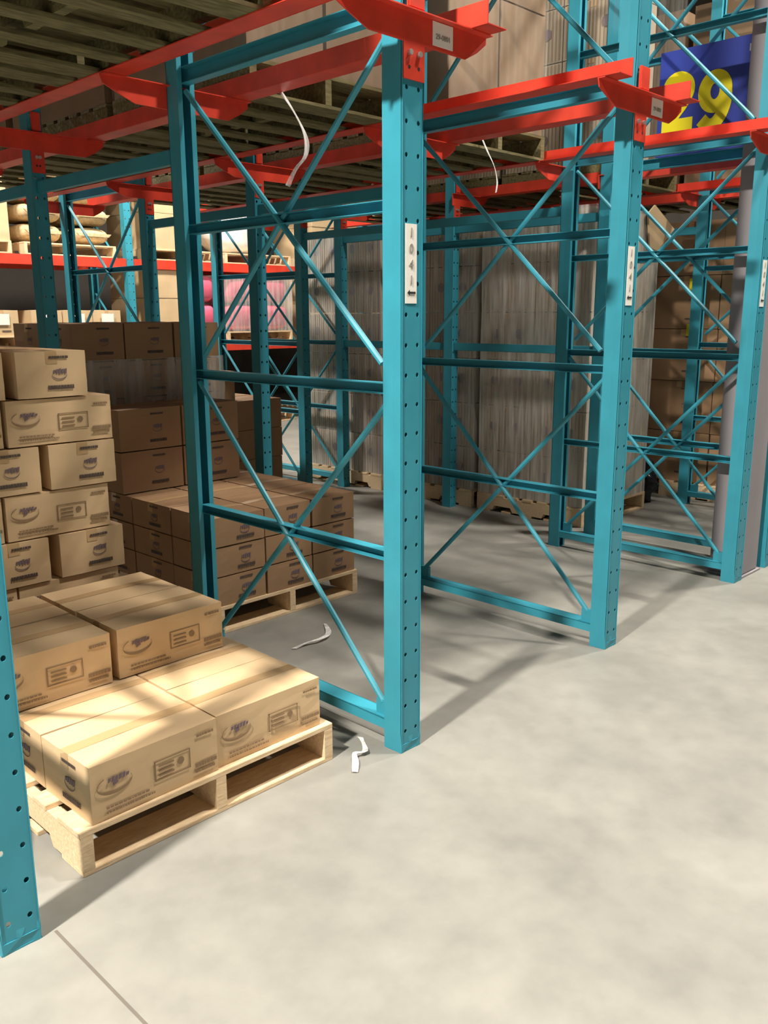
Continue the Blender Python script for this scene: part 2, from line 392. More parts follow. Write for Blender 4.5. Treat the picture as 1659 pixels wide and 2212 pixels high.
def arm_label(x, lab):
    t = thing('location_label', lab, 'label', (x+0.19, -0.006, 2.462))
    mb = MB(); mb.box(-0.05, 0.05, -0.0022, -0.0004, 0, 0.072); put('backing', mb.mesh('backing', M['white']), t)
    o = put('code', text_mesh('29-0801', 0.022, M['greyprint'], 0.0004), t, (0, -0.003, 0.028)); o.rotation_euler = (math.pi/2, 0, 0)
arm_label(0.0, 'white card label on the nearest red arm above the post strip')
arm_label(LX[2], 'white card label on the red arm in front of sign 29')

# ------------------------------------------------------------------ sign 29
sg = thing('aisle_sign', 'blue aisle sign with yellow number 29 beside the grey column', 'sign', (3.385, 0.61, 2.595))
mb = MB(); mb.box(0, 0.012, -0.31, 0.31, 0, 0.625); put('panel', mb.mesh('panel', M['blue'], 0.002), sg)
def stroke(pts, hw, closed=False):
    # thick smooth stroke in the (u, v) plane as one strip; u runs right as seen from the left lane
    P = [Vector(p) for p in pts]; n = len(P); sm = []
    seg = n if closed else n-1
    for i in range(seg):
        g = lambda k: P[k % n] if closed else P[max(0, min(n-1, k))]
        p0, p1, p2, p3 = g(i-1), g(i), g(i+1), g(i+2)
        for t in (0, .2, .4, .6, .8): sm.append(0.5*((2*p1)+(-p0+p2)*t+(2*p0-5*p1+4*p2-p3)*t*t+(-p0+3*p1-3*p2+p3)*t**3))
    if not closed: sm.append(P[-1])
    L_ = len(sm); out = []
    for i in range(L_):
        a = sm[(i-1) % L_] if closed or i else sm[0]; b = sm[(i+1) % L_] if closed or i < L_-1 else sm[-1]
        d = (b-a).normalized(); nn = Vector((-d.y, d.x)); out.append((sm[i]+nn*hw, sm[i]-nn*hw))
    mb = MB(); f = lambda p, x: (x, -p.x, p.y)
    for i in range(L_ if closed else L_-1):
        (a, b), (c, d) = out[i], out[(i+1) % L_]
        for x in (-0.004, 0.0): mb.quad(f(a, x), f(b, x), f(d, x), f(c, x))
        mb.quad(f(a, -0.004), f(c, -0.004), f(c, 0), f(a, 0)); mb.quad(f(b, 0), f(d, 0), f(d, -0.004), f(b, -0.004))
    return mb
a = stroke([(0.068*math.cos(t*math.pi/6), 0.228+0.085*math.sin(t*math.pi/6)) for t in range(12)], 0.039, True)
b = stroke([(0.068, 0.225), (0.072, 0.17), (0.052, 0.095), (0.012, 0.045), (-0.035, 0.038), (-0.078, 0.075)], 0.038)
n0 = len(a.v); a.v += [(p[0]-0.0006, p[1], p[2]) for p in b.v]; a.f += [tuple(n0+i for i in q) for q in b.f]
put('numeral', a.mesh('numeral', M['yellow']), sg, (-0.0005, -0.065, 0.115))
a = stroke([(-0.072, 0.235), (-0.055, 0.295), (0.0, 0.318), (0.055, 0.29), (0.068, 0.23), (0.035, 0.165), (-0.02, 0.10), (-0.06, 0.03)], 0.038)
a.box(-0.0046, 0, -0.105, 0.10, 0, 0.078)
put('numeral', a.mesh('numeral', M['yellow']), sg, (-0.0005, 0.175, 0.14))
for za in (0.05, 0.52):
    mb = MB(); mb.box(-0.048, 0.0, -0.386, -0.28, za, za+0.04); put('mounting_tab', mb.mesh('mounting_tab', M['steel']), sg)

# ------------------------------------------------------------------ pallets
def pallet_proto(wx, ly, m, nb=7, name='wooden_pallet'):
    t = thing(name, 'proto', 'pallet')
    for x in (0, wx/2-0.019, wx-0.038):
        mb = MB(); prof = [(0, 0.016), (0, 0.127), (ly, 0.127), (ly, 0.016)]
        a, b = ly*0.16, ly*0.36; c, d = ly*0.64, ly*0.84
        prof = [(0, 0.016), (0, 0.127), (ly, 0.127), (ly, 0.016), (d, 0.016), (d-0.02, 0.052), (c+0.02, 0.052), (c, 0.016), (b, 0.016), (b-0.02, 0.052), (a+0.02, 0.052), (a, 0.016)]
        mb.prism(prof, x, x+0.038, 'x'); put('stringer', mb.mesh('stringer', m), t)
    rnd = random.Random(int(wx*1000)+nb)
    mb = MB(); bw = 0.092; gap = (ly - 0.14*2 - bw*(nb-2))/(nb-1); y = 0
    for k in range(nb):
        ww = 0.14 if k in (0, nb-1) else bw
        mb.box(-rnd.random()*.004, wx+rnd.random()*.004, y, y+ww, 0.127, 0.145); y += ww+gap
    put('top_deck', mb.mesh('top_deck', m, 0.0015), t)
    mb = MB(); nb2 = 5; gap = (ly-0.14*2-bw*(nb2-2))/(nb2-1); y = 0
    for k in range(nb2):
        ww = 0.14 if k in (0, nb2-1) else bw
        mb.box(0, wx, y, y+ww, 0, 0.016); y += ww+gap
    put('bottom_deck', mb.mesh('bottom_deck', m, 0.0015), t)
    return t
PA = pallet_proto(0.985, 1.21, M['wood'])
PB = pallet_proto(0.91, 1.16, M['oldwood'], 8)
PC = pallet_proto(0.98, 1.02, M['wood'], 7)
PN = pallet_proto(0.93, 1.02, M['oldwood'], 7)

# ------------------------------------------------------------------ cartons
def carton_mesh(sx, sy, sz, m, bulge=0.004, seed=0):
    rnd = random.Random(seed); bm = bmesh.new(); n = 6
    grid = {}
    def V(i, j, k):
        key = (i, j, k)
        if key not in grid:
            a, b, c = i/n, j/n, k/n
            p = Vector((a*sx, b*sy, c*sz)); e = lambda t: math.sin(math.pi*t)
            if k == n: p.z += bulge*1.3*e(a)*e(b)
            if j == 0: p.y -= bulge*e(a)*e(c)
            if j == n: p.y += bulge*e(a)*e(c)
            if i == 0: p.x -= bulge*e(b)*e(c)
            if i == n: p.x += bulge*e(b)*e(c)
            p += Vector([(rnd.random()-.5)*0.0012 for _ in range(3)]); grid[key] = bm.verts.new(p)
        return grid[key]
    for a in range(n):
        for b in range(n):
            for q in ([(a,b,0),(a,b+1,0),(a+1,b+1,0),(a+1,b,0)], [(a,b,n),(a+1,b,n),(a+1,b+1,n),(a,b+1,n)],
                      [(a,0,b),(a+1,0,b),(a+1,0,b+1),(a,0,b+1)], [(a,n,b),(a,n,b+1),(a+1,n,b+1),(a+1,n,b)],
                      [(0,a,b),(0,a,b+1),(0,a+1,b+1),(0,a+1,b)], [(n,a,b),(n,a+1,b),(n,a+1,b+1),(n,a,b+1)]):
                bm.faces.new([V(*p) for p in q])
    bmesh.ops.recalc_face_normals(bm, faces=bm.faces)
    me = bpy.data.meshes.new('box_body'); bm.to_mesh(me); bm.free(); me.materials.append(m); return me
def side_print(L_, Hh, style):
    """printing on a face lying in the plane y=0, x 0..L_, z 0..Hh ; returns list of (name, mesh)"""
    out = []; y0, y1 = -0.0055, -0.0045
    def bars(name, xa, xb, z, h, m, rnd, l0, l1, g):
        mb = MB(); x = xa
        while x < xb:
            l = l0+rnd.random()*l1; mb.prism([(x, z), (x+l, z), (x+l, z+h), (x, z+h)], y0, y1, 'y'); x += l+g
        out.append((name, mb.mesh(name, M[m])))
    if style == 'long':
        mb = MB()                                  # oval swoosh with wordmark
        cx, cz = 0.17*L_, 0.66*Hh
        for k in range(22):
            a0, a1 = 2.2+k*0.2, 2.2+(k+1)*0.2; r = 0.058*L_/0.45; th = 0.003*math.sin((k+1)/23*math.pi)+0.001
            p = [(cx+r*math.cos(a)*(1), cz-0.012+0.5*r*math.sin(a)) for a in (a0, a1)]
            mb.prism([(p[0][0], p[0][1]-th), (p[1][0], p[1][1]-th), (p[1][0], p[1][1]+th), (p[0][0], p[0][1]+th)], y0, y1, 'y')
        out.append(('swoosh_mark', mb.mesh('swoosh_mark', M['inkf'])))
        mb = MB(); rnd = random.Random(3); x = cx-0.022
        for k in range(6):
            h = 0.010+rnd.random()*0.012; mb.prism([(x, cz-h*.4), (x+0.009, cz-h*.4+0.003), (x+0.011, cz+h*.7), (x+0.002, cz+h*.6)], y0-.0003, y1, 'y'); x += 0.012
        mb.prism([(cx-0.005, cz-0.02), (cx+0.012, cz-0.012), (cx+0.008, cz+0.0), (cx-0.004, cz)], y0-.0003, y1, 'y')
        out.append(('logo_mark', mb.mesh('logo_mark', M['inkb'])))
        mb = MB(); a, b, c, d = 0.47*L_, 0.76*L_, 0.30*Hh, 0.66*Hh; t = 0.003
        for q in ((a, b, c, c+t), (a, b, d-t, d), (a, a+t*1.6, c, d), (b-t, b, c, d)): mb.prism([(q[0], q[2]), (q[1], q[2]), (q[1], q[3]), (q[0], q[3])], y0, y1, 'y')
        mb.disc(((a+b)/2+0.03, (c+d)/2+0.004), 0.012, (y0, y1), 'y', 12)
        for k in range(3):
            z = c+0.012+k*0.016; mb.prism([(a+0.015, z), (a+0.07, z), (a+0.07, z+0.005), (a+0.015, z+0.005)], y0, y1, 'y')
        out.append(('panel_mark', mb.mesh('panel_mark', M['inkf'])))
        mb = MB(); rnd = random.Random(5)
        for (xa, xb, z, h) in ((0.10*L_, 0.42*L_, 0.19*Hh, 0.006), (0.10*L_, 0.46*L_, 0.11*Hh, 0.006)):
            x = xa
            while x < xb:
                l = 0.004+rnd.random()*0.009; mb.prism([(x, z), (x+l, z), (x+l, z+h), (x, z+h)], y0, y1, 'y'); x += l+0.003
        out.append(('small_print', mb.mesh('small_print', M['inkf'])))
        bars('corner_code', 0.82*L_, 0.955*L_, 0.80*Hh, 0.008, 'inkf', rnd, .005, .007, .002)
        bars('lot_code', 0.80*L_, 0.965*L_, 0.24*Hh, 0.013, 'inkf', rnd, .005, .007, .002)
        bars('lot_code', 0.80*L_, 0.965*L_, 0.14*Hh, 0.008, 'inkf', rnd, .005, .007, .002)
    else:
        cx = 0.60*L_; rnd = random.Random(9)
        bars('corner_code', cx-0.040, cx+0.040, 0.84*Hh, 0.010, 'ink', rnd, .006, .008, .002)
        bars('lot_code', cx-0.052, cx+0.052, 0.17*Hh, 0.016, 'ink', rnd, .006, .008, .002)
        mb = MB(); cz = 0.55*Hh; x = cx-0.028
        for k in range(5):
            h = 0.012+rnd.random()*0.012; mb.prism([(x, cz-h*.5), (x+0.009, cz-h*.4), (x+0.012, cz+h*.6), (x+0.002, cz+h*.5)], y0, y1, 'y'); x += 0.012
        for k in range(16):
            a0, a1 = 3.1+k*0.2, 3.1+(k+1)*0.2; r = 0.031; th = 0.0018
            p = [(cx+r*math.cos(a), cz-0.01+0.65*r*math.sin(a)) for a in (a0, a1)]
            mb.prism([(p[0][0], p[0][1]-th), (p[1][0], p[1][1]-th), (p[1][0], p[1][1]+th), (p[0][0], p[0][1]+th)], y0, y1, 'y')
        out.append(('logo_mark', mb.mesh('logo_mark', M['inkb'])))
    return out
def carton_proto(sx, sy, sz, m, style=None, along='x', endprint=False, seed=0, bulge=0.004, name='cardboard_carton'):
    t = thing(name, 'proto', 'box')
    put('box_body', carton_mesh(sx, sy, sz, m, bulge, seed), t)
    mb = MB(); N = 8
    if along == 'x':
        for k in range(N):
            xa, xb = sx*k/N, sx*(k+1)/N
            za, zb = (sz+bulge*1.3*math.sin(math.pi*xa/sx)+.0008, sz+bulge*1.3*math.sin(math.pi*xb/sx)+.0008)
            mb.quad((xa, sy/2-.024, za), (xb, sy/2-.024, zb), (xb, sy/2+.024, zb), (xa, sy/2+.024, za))
        for xx in (-.0012-bulge*.9, sx+.0012+bulge*.9):
            mb.quad((xx, sy/2-.024, sz-.05), (xx, sy/2+.024, sz-.05), (sx if xx > 0 else 0, sy/2+.024, sz+.001), (sx if xx > 0 else 0, sy/2-.024, sz+.001))
    else:
        for k in range(N):
            ya, yb = sy*k/N, sy*(k+1)/N
            za, zb = (sz+bulge*1.3*math.sin(math.pi*ya/sy)+.0008, sz+bulge*1.3*math.sin(math.pi*yb/sy)+.0008)
            mb.quad((sx/2-.024, ya, za), (sx/2+.024, ya, za), (sx/2+.024, yb, zb), (sx/2-.024, yb, zb))
        mb.quad((sx/2-.024, -.0012-bulge*.9, sz-.05), (sx/2+.024, -.0012-bulge*.9, sz-.05), (sx/2+.024, 0, sz+.001), (sx/2-.024, 0, sz+.001))
    put('tape', mb.mesh('tape', M['tape']), t)
    if style:
        for nm, me in side_print(sx, sz, style): put(nm, me, t)
    if endprint:
        for nm, me in side_print(sy, sz, 'end'):
            o = put(nm, me, t, (0, sy, 0)); o.rotation_euler = (0, 0, -math.pi/2)
    return t
HC = 0.19
CL = [carton_proto(0.448, 0.294, HC-.006, M['card'], 'long', 'x', True, seed=k, bulge=0.0028) for k in range(2)]      # long face to the aisle
CE = carton_proto(0.294, 0.446, HC-.006, M['card'], 'end', 'y', seed=5, bulge=0.0028)                                    # short face to the aisle
Z1 = 0.146
# --- front pallet, lane beside the near-left post
once(USED, PA, (-1.19, 0.155, 0), 'new pine pallet on the floor at the lane mouth under the stepped cartons')
jit = lambda s=0.006: (random.random()-.5)*2*s
SIDE = {-1: 'left', 1: 'right'}
for r in range(4):
    for s in (-1, 1):
        x = (-1.143 if s < 0 else -0.688); y = 0.168+r*0.302
        p = CL[(r+s) % 2]; rn = ['front', 'second', 'third', 'rear'][r]
        vis = 'bare-topped' if r < 1 else 'bottom-layer'
        once(USED, p, (x+jit(.004), y+(0.012 if s > 0 else 0)+jit(.004), Z1), f'{vis} tan printed carton, {rn} row, {SIDE[s]} side of the front pallet', group='printed cartons on the front pallet', rz=jit(.01) + (0.012 if s < 0 and r == 0 else 0))
for r in range(2):
    for s in (-1, 1):
        x = (-1.235 if s < 0 else -0.762); y = 0.672+r*0.302
        dup(CL[(r) % 2], (x+jit(.003), y+jit(.004), Z1+HC), f'upper-layer tan printed carton, {"nearer" if r == 0 else "farther"} {SIDE[s]} one of four on the step', 'printed cartons on the front pallet', rz=jit(.012))
# --- tall stack on the second pallet
dup(PA, (-1.21, 1.40, 0), 'pine pallet on the floor under the tall carton stack')
LAY = ['bottom', 'second', 'third', 'fourth', 'fifth', 'sixth', 'top']
for k in range(7):
    z = Z1+k*HC
    if k % 2 == 1 or k == 0:                      # long faces forward
        xs = [(-1.245, 'left'), (-0.785, 'right')] if k != 5 else [(-1.235, 'left'), (-0.765, 'right')]
        if k == 3: xs = [(-1.27, 'left'), (-0.81, 'right')]
        for x, nm in xs:
            for r in range(2 if k > 4 else 1):
                rn = ['front', 'middle', 'rear'][r]
                dup(CL[(k+r) % 2], (x+jit(.004), 1.415+r*0.31+jit(.004), z), f'tan long-side-out carton, {LAY[k]} layer of the tall stack, {rn} {nm}', 'cartons in the tall stack', rz=jit(.01))
    else:
        sh = {2: 0.012, 4: 0.0, 6: -0.10}[k]
        for q, nm in ((0, 'right'), (1, 'middle'), (2, 'left')):
            x = -0.315+sh-0.30-q*(0.335 if k != 6 else 0.345)
            if x < -1.36: continue
            for r in range(2 if k > 5 else 1):
                once(USED, CE, (x+jit(.004), 1.405+r*0.46+jit(.004), z), f'tan end-on carton, {LAY[k]} layer of the tall stack, {nm}, {"front" if r == 0 else "rear"} row', group='cartons in the tall stack', rz=jit(.012))
# third pallet deeper in the same lane
dup(PA, (-1.21, 2.80, 0), 'pallet behind the tall carton stack, deep in the left lane')
CBK = carton_proto(0.46, 0.375, 0.229, M['card2'], 'end', 'x', seed=11)
for k in range(6):
    for q in range(2):
        for r in range(3):
            if r > 0: continue
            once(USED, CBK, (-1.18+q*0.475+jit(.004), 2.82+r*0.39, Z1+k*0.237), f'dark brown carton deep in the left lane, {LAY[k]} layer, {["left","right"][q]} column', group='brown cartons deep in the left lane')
# --- middle lane: low pallet with brown cartons
dup(PA, (0.262, 1.53, 0), 'pallet under low brown cartons behind the cross-braced frame')
CM = carton_proto(0.316, 0.386, 0.151, M['card2'], 'end', 'x', True, seed=21, bulge=0.003)
for k in range(3):
    for q in range(3):
        for r in range(3):
            if k < 2 and r > 0 and q > 0: continue
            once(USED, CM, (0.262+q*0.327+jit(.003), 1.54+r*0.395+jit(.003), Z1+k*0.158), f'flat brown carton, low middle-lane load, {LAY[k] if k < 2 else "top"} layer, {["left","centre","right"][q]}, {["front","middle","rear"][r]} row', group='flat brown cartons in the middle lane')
CT = carton_proto(0.398, 0.33, 0.233, M['card2'], 'end', 'x', seed=23)
for k in range(2):
    for q in range(2):
        once(USED, CT, (0.25+q*0.41, 2.39, Z1+0.475+k*0.24), f'taller brown carton standing on the low load, {["lower","upper"][k]} {["left","right"][q]}', group='taller cartons at the rear of the low load')
# --- middle lane: high load behind
dup(PA, (0.262, 2.86, 0), 'pallet under the high wrapped carton load in the middle lane')
CH = carton_proto(0.333, 0.38, 0.219, M['card2'], 'end', 'x', True, seed=31)
for k in range(6):
    for q in range(3):
        for r in range(3):
            if r > 0 and k < 5: continue
            if r > 1: continue
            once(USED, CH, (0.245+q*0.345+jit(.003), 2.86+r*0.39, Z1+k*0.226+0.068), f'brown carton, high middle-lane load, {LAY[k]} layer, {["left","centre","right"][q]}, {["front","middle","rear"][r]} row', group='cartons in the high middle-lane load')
mb = MB(); mb.box(0.238, 1.29, 2.86, 4.03, Z1, Z1+0.066); tag(put('cardboard_sheet_stack', mb.mesh('cardboard_sheet_stack', M['card2'], .003)), 'stack of flat brown sheets under the high middle-lane cartons', 'cardboard')
def shell(x0, x1, y0, y1, z0, z1, name, m, r=0.03, seed=0):
    rnd = random.Random(seed); mb = MB(); N = 28; per = []
    import itertools
    def P(t):
        ww, dd = x1-x0, y1-y0; p = (t % 1)*2*(ww+dd)
        if p < ww: return (x0+p, y0)
        p -= ww
        if p < dd: return (x1, y0+p)
        p -= dd
        if p < ww: return (x1-p, y1)
        return (x0, y1-(p-ww))
    rows = 9; cn = [0, (x1-x0)/(2*(x1-x0+y1-y0)), 0.5, 0.5+(x1-x0)/(2*(x1-x0+y1-y0))]
    ts = sorted(set([k/N for k in range(N)] + cn)); g = []
    for i in range(rows+1):
        z = z0+(z1-z0)*i/rows
        g.append([(P(t)[0]+(rnd.random()-.5)*.006, P(t)[1]+(rnd.random()-.5)*.006, z) for t in ts])
    for i in range(rows):
        for k in range(len(ts)):
            k2 = (k+1) % len(ts); mb.quad(g[i][k], g[i][k2], g[i+1][k2], g[i+1][k])
    me = mb.mesh(name, m); bm = bmesh.new(); bm.from_mesh(me); bmesh.ops.remove_doubles(bm, verts=bm.verts, dist=1e-5)
    bmesh.ops.recalc_face_normals(bm, faces=bm.faces); bm.to_mesh(me); bm.free()
    return me
tag(put('stretch_wrap', shell(0.232, 1.295, 2.845, 3.26, 0.72, 1.35, 'stretch_wrap', M['film'], seed=2)), 'clear stretch film band around the high middle-lane load', 'plastic wrap')
# --- next lane: cartons deep inside
dup(PA, (1.72, 3.95, 0), 'pallet under dark cartons deep in the lane beyond the middle row')
CD = carton_proto(0.47, 0.40, 0.25, M['card2'], 'end', 'x', seed=41)
for k in range(4):
    for q in range(2):
        for r in range(2):
            if k == 3 and q == 1: continue
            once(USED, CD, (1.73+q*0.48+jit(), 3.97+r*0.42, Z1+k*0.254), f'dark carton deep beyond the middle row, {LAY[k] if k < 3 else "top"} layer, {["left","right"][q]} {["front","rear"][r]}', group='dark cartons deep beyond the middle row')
# --- wrapped loads in the lane right of the column (long faces run into the rack)
CW = carton_proto(0.462, 0.485, 0.362, M['card4'], None, 'x', seed=51, bulge=0.002, name='wrapped_carton')
mbw = MB(); rnd = random.Random(4)
for k in range(15):
    y = 0.02+k*0.031; mbw.box(-0.0048, -0.0035, y, y+0.006+rnd.random()*.006, 0.01, 0.355)
put('printed_stripes', mbw.mesh('printed_stripes', M['inkf']), CW)
mbw = MB(); mbw.disc((0.13, 0.2), 0.04, (-0.0062, -0.005), 'x', 10); mbw.disc((0.36, 0.2), 0.04, (-0.0062, -0.005), 'x', 10)
put('round_logo', mbw.mesh('round_logo', M['inkb']), CW)
def wrapped_load(x, y, zf, nk, where, cols=1):
    wd = 0.965 if zf == 0 else 0.92
    once(USED, PC if zf == 0 else PN, (x, y, zf), f'pine pallet under the {where}')
    for k in range(nk):
        for q in range(cols):
            for r in range(2):
                once(USED, CW, (x+0.02+q*0.468, y+0.015+r*0.497, zf+Z1+k*0.37), f'striped carton, {where}, {LAY[k]} layer, {["near","far"][q]} {["front","rear"][r]}', group=f'cartons of the {where}')
    me = shell(x+0.006, x+wd+0.006, y+0.002, y+1.018, zf+0.148, zf+Z1+nk*0.37+0.01, 'stretch_wrap', M['film3' if cols == 2 else ('film' if zf == 0 else 'film4')], seed=int(y*10)+nk)
    tag(put('stretch_wrap', me), f'clear stretch film around the {where}', 'plastic wrap')
wrapped_load(3.56, 1.45, 0, 6, 'first wrapped load right of the grey column', 2)
wrapped_load(3.56, 2.53, 0, 6, 'second wrapped load right of the grey column')
wrapped_load(3.56, 3.61, 0, 6, 'third wrapped load right of the grey column')
mb = MB(); mb.prism([(4.28, 2.36), (4.38, 2.43), (4.72, 2.27), (4.46, 2.09), (4.33, 2.11)], 1.425, 1.44, 'y')
tag(put('cardboard_flap', mb.mesh('cardboard_flap', M['card3'], .002)), 'pale cardboard sheet tilted against the top front corner of a wrapped load', 'cardboard')
# far right lane: big brown cartons
CR = carton_proto(0.46, 0.60, 0.44, M['card2'], None, 'x', True, seed=61)
for j in range(3):
    once(USED, PC, (5.16, 0.62+j*1.22, 0), f'pallet under big brown cartons at far right, {["front","middle","rear"][j]} of three')
    for k in range(5):
        for r in range(2):
            once(USED, CR, (5.17+jit(), 0.60+j*1.22+r*0.61+jit(), Z1+k*0.445), f'big brown carton, {["front","middle","rear"][j]} far right pallet, {LAY[k] if k < 4 else "top"} layer, {["nearer","farther"][r]}', group='big cartons in the far right lane')
mb = MB(); mb.box(-0.001, 0.0008, 0, 0.12, 0, 0.10); YS = mb.mesh('yellow_label', M['yellow'])
tag(put('yellow_label', YS, None, (5.160, 1.36, 1.80)), 'yellow paper label on a far right carton, upper one', 'label')
tag(put('yellow_label', YS, None, (5.160, 1.36, 1.42)), 'yellow paper label on a far right carton, lower one', 'label')
# bags and wrap on the floor of that lane
def blob(name, c, r, m, seed, noise=0.25, sub=4):
    bm = bmesh.new(); bmesh.ops.create_icosphere(bm, subdivisions=sub, radius=1); rnd = random.Random(seed)
    ph = [rnd.random()*6 for _ in range(9)]
    for v in bm.verts:
        d = 1+noise*0.5*(math.sin(5*v.co.x+ph[0])*math.sin(4*v.co.y+ph[1])+0.6*math.sin(9*v.co.z+ph[2]+3*v.co.x)+0.35*math.sin(17*v.co.y+ph[3])*math.sin(13*v.co.x+ph[4]))
        v.co = Vector((v.co.x*d*r[0], v.co.y*d*r[1], max(v.co.z, -0.75)*d*r[2]))
    zmin = min(v.co.z for v in bm.verts)
    for v in bm.verts: v.co.z -= zmin
    me = bpy.data.meshes.new(name); bm.to_mesh(me); bm.free()
    for p in me.polygons: p.use_smooth = True
    me.materials.append(m); return put(name, me, None, c)
tag(blob('rubbish_bag', (4.77, 1.72, 0.0), (0.115, 0.26, 0.22), M['blackbag'], 3), 'black rubbish bag slumped on the floor of the lane right of the column', 'bag')

# ------------------------------------------------------------------ upper level pallets and loads
ZU = 2.546
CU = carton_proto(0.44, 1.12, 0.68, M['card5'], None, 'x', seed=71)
def upper(x, y, where, lay, cr=CU):
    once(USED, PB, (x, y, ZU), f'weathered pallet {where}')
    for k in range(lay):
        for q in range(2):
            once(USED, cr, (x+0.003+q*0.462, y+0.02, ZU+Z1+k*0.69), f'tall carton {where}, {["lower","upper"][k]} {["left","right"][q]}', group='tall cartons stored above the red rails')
for nm, x, y in (('middle lane', 0.325, 1.20), ('lane left of the grey column', 1.80, 1.32)):
    tag(put('stretch_wrap', shell(x-0.004, x+0.914, y+0.005, y+1.155, ZU+0.147, ZU+Z1+1.385, 'stretch_wrap', M['film4'], seed=int(x*10))), f'clear stretch film around the first upper load, {nm}', 'plastic wrap')
for j in range(4):
    upper(-1.150, 0.34+j*1.22, f'above the left lane, {ORD[j]} from the aisle', 2)  # cartons on these pallets are out of view, added to cast shadows
for j in range(3):
    upper(0.325, 1.20+j*1.22, f'above the middle lane, {ORD[j]} from the aisle', 2)
for j in range(3):
    upper(1.80, 1.32+j*1.22, f'above the lane left of the grey column, {ORD[j]} from the aisle', 2, CU)
for j in range(2):
    wrapped_load(3.76, 1.42+j*1.08, ZU, 5, f'{["nearer","farther"][j]} wrapped load high behind the grey column')
upper(3.80, 3.62, 'high up right of the grey column, last in line', 2)
for j in range(3):
    upper(-2.62, 0.12+j*1.22, f'in the bay left of the near-left post, {ORD[j]} from the aisle', 2)
for j in range(3):
    upper(5.255, 0.5+j*1.22, f'above the far right lane, {ORD[j]} from the aisle', 2)
# film tails hanging from the upper loads
def ribbon(name, pts, wd, m, wdir=(1, 0.3, 0)):
    mb = MB(); wv = Vector(wdir).normalized(); n = len(pts)
    sm = []
    for i in range(n-1):
        for t in (0, .25, .5, .75):
            p0 = Vector(pts[max(i-1, 0)]); p1 = Vector(pts[i]); p2 = Vector(pts[i+1]); p3 = Vector(pts[min(i+2, n-1)])
            sm.append(0.5*((2*p1)+(-p0+p2)*t+(2*p0-5*p1+4*p2-p3)*t*t+(-p0+3*p1-3*p2+p3)*t**3))
    sm.append(Vector(pts[-1])); L_ = len(sm)
    ring = []
    for i in range(L_):
        wa = wd*(0.8+0.2*math.sin(i*0.55)); tw = wv + Vector((0, 0, 0.25*math.sin(i*0.5)))
        d = (sm[min(i+1, L_-1)]-sm[max(i-1, 0)]).normalized(); nn = d.cross(tw).normalized()*0.0006
        ring.append([sm[i]-tw*wa/2-nn, sm[i]+tw*wa/2-nn, sm[i]+tw*wa/2+nn, sm[i]-tw*wa/2+nn])
    for a, b in zip(ring, ring[1:]):
        for k in range(4): mb.quad(a[k], a[(k+1) % 4], b[(k+1) % 4], b[k])
    mb.quad(*ring[0]); mb.quad(*ring[-1])
    me = mb.mesh(name, m); bm = bmesh.new(); bm.from_mesh(me); bmesh.ops.remove_doubles(bm, verts=bm.verts, dist=1e-5); bm.to_mesh(me); bm.free()
    return put(name, me)
tag(ribbon('film_tail', [(0.40, 1.19, 2.60), (0.40, 1.10, 2.55), (0.42, 1.03, 2.46), (0.46, 1.0, 2.36), (0.45, 0.99, 2.28), (0.40, 1.0, 2.22), (0.37, 1.02, 2.15)], 0.038, M['film2']), 'long white twist of film hanging from the middle-lane upper pallet', 'plastic film')
tag(ribbon('film_tail', [(2.05, 1.31, 2.62), (2.06, 1.26, 2.52), (2.10, 1.24, 2.44), (2.13, 1.24, 2.36), (2.12, 1.24, 2.30)], 0.022, M['film2']), 'short film strand hanging left of the middle row top', 'plastic film')
tag(ribbon('film_scrap', [(-0.22, 0.02, 0.006), (-0.17, 0.07, 0.010), (-0.145, 0.10, 0.02), (-0.12, 0.09, 0.02), (-0.09, 0.10, 0.012), (-0.05, 0.15, 0.008), (-0.03, 0.19, 0.012)], 0.026, M['film2'], (0.6, -0.8, 0)), 'white film scrap on the floor between the front pallet and the post', 'plastic film')
tag(ribbon('film_scrap', [(0.40, 1.10, 0.006), (0.48, 1.10, 0.014), (0.55, 1.08, 0.02), (0.62, 1.10, 0.018), (0.68, 1.16, 0.012), (0.74, 1.25, 0.008)], 0.03, M['film2'], (0.6, -0.8, 0)), 'white film scrap on the floor in front of the low brown cartons', 'plastic film')

# ------------------------------------------------------------------ racks across the rear aisle
YB = 8.6
def selective_post(x, lab):
    t = thing('rack_upright_pair', lab, 'rack post', (x, YB, 0))
    put('upright', UPM, t); put('upright', UPM, t, (W, 1.05, 0), math.pi)
    for z in (0.5, 1.5, 2.5, 3.5, 4.5):
        mb = MB(); mb.bar((W/2, D, z-0.4), (W/2, 1.05-D, z+0.4), 0.03, up=(1,0,0)); put('diagonal_brace', mb.mesh('diagonal_brace', M['teal']), t)
BX = [1.0, 3.93, 6.86, 9.8]
for i, x in enumerate(BX): selective_post(x, f'teal post pair of the rack across the rear aisle, {["first","second","third","fourth"][i]} from left')
BZL = [1.17, 2.27, 3.9]
for i in range(3):
    for j, z in enumerate(BZL):
        L_ = BX[i+1]-BX[i]-W-0.004
        for nm, yy in (('front', YB-0.001), ('rear', YB+1.0)):
            mb = MB(); mb.box(0, L_, 0.0, 0.05, -0.06, 0.06)
            tag(put('rack_beam', mb.mesh('rack_beam', M['red'], .004), None, (BX[i]+W+0.002, yy, z)), f'red {nm} beam of the rear rack, {["lower","middle","upper"][j]} level, {["left","centre","right"][i]} bay', 'beam')
PR = pallet_proto(1.20, 1.02, M['wood'], 7)
def backpal(x, z, lab): return once(USED, PR, (x, YB+0.01, z+0.001), lab)
lv = {0: 0.0, 1: 1.23, 2: 2.33, 3: 3.96}
n = 0
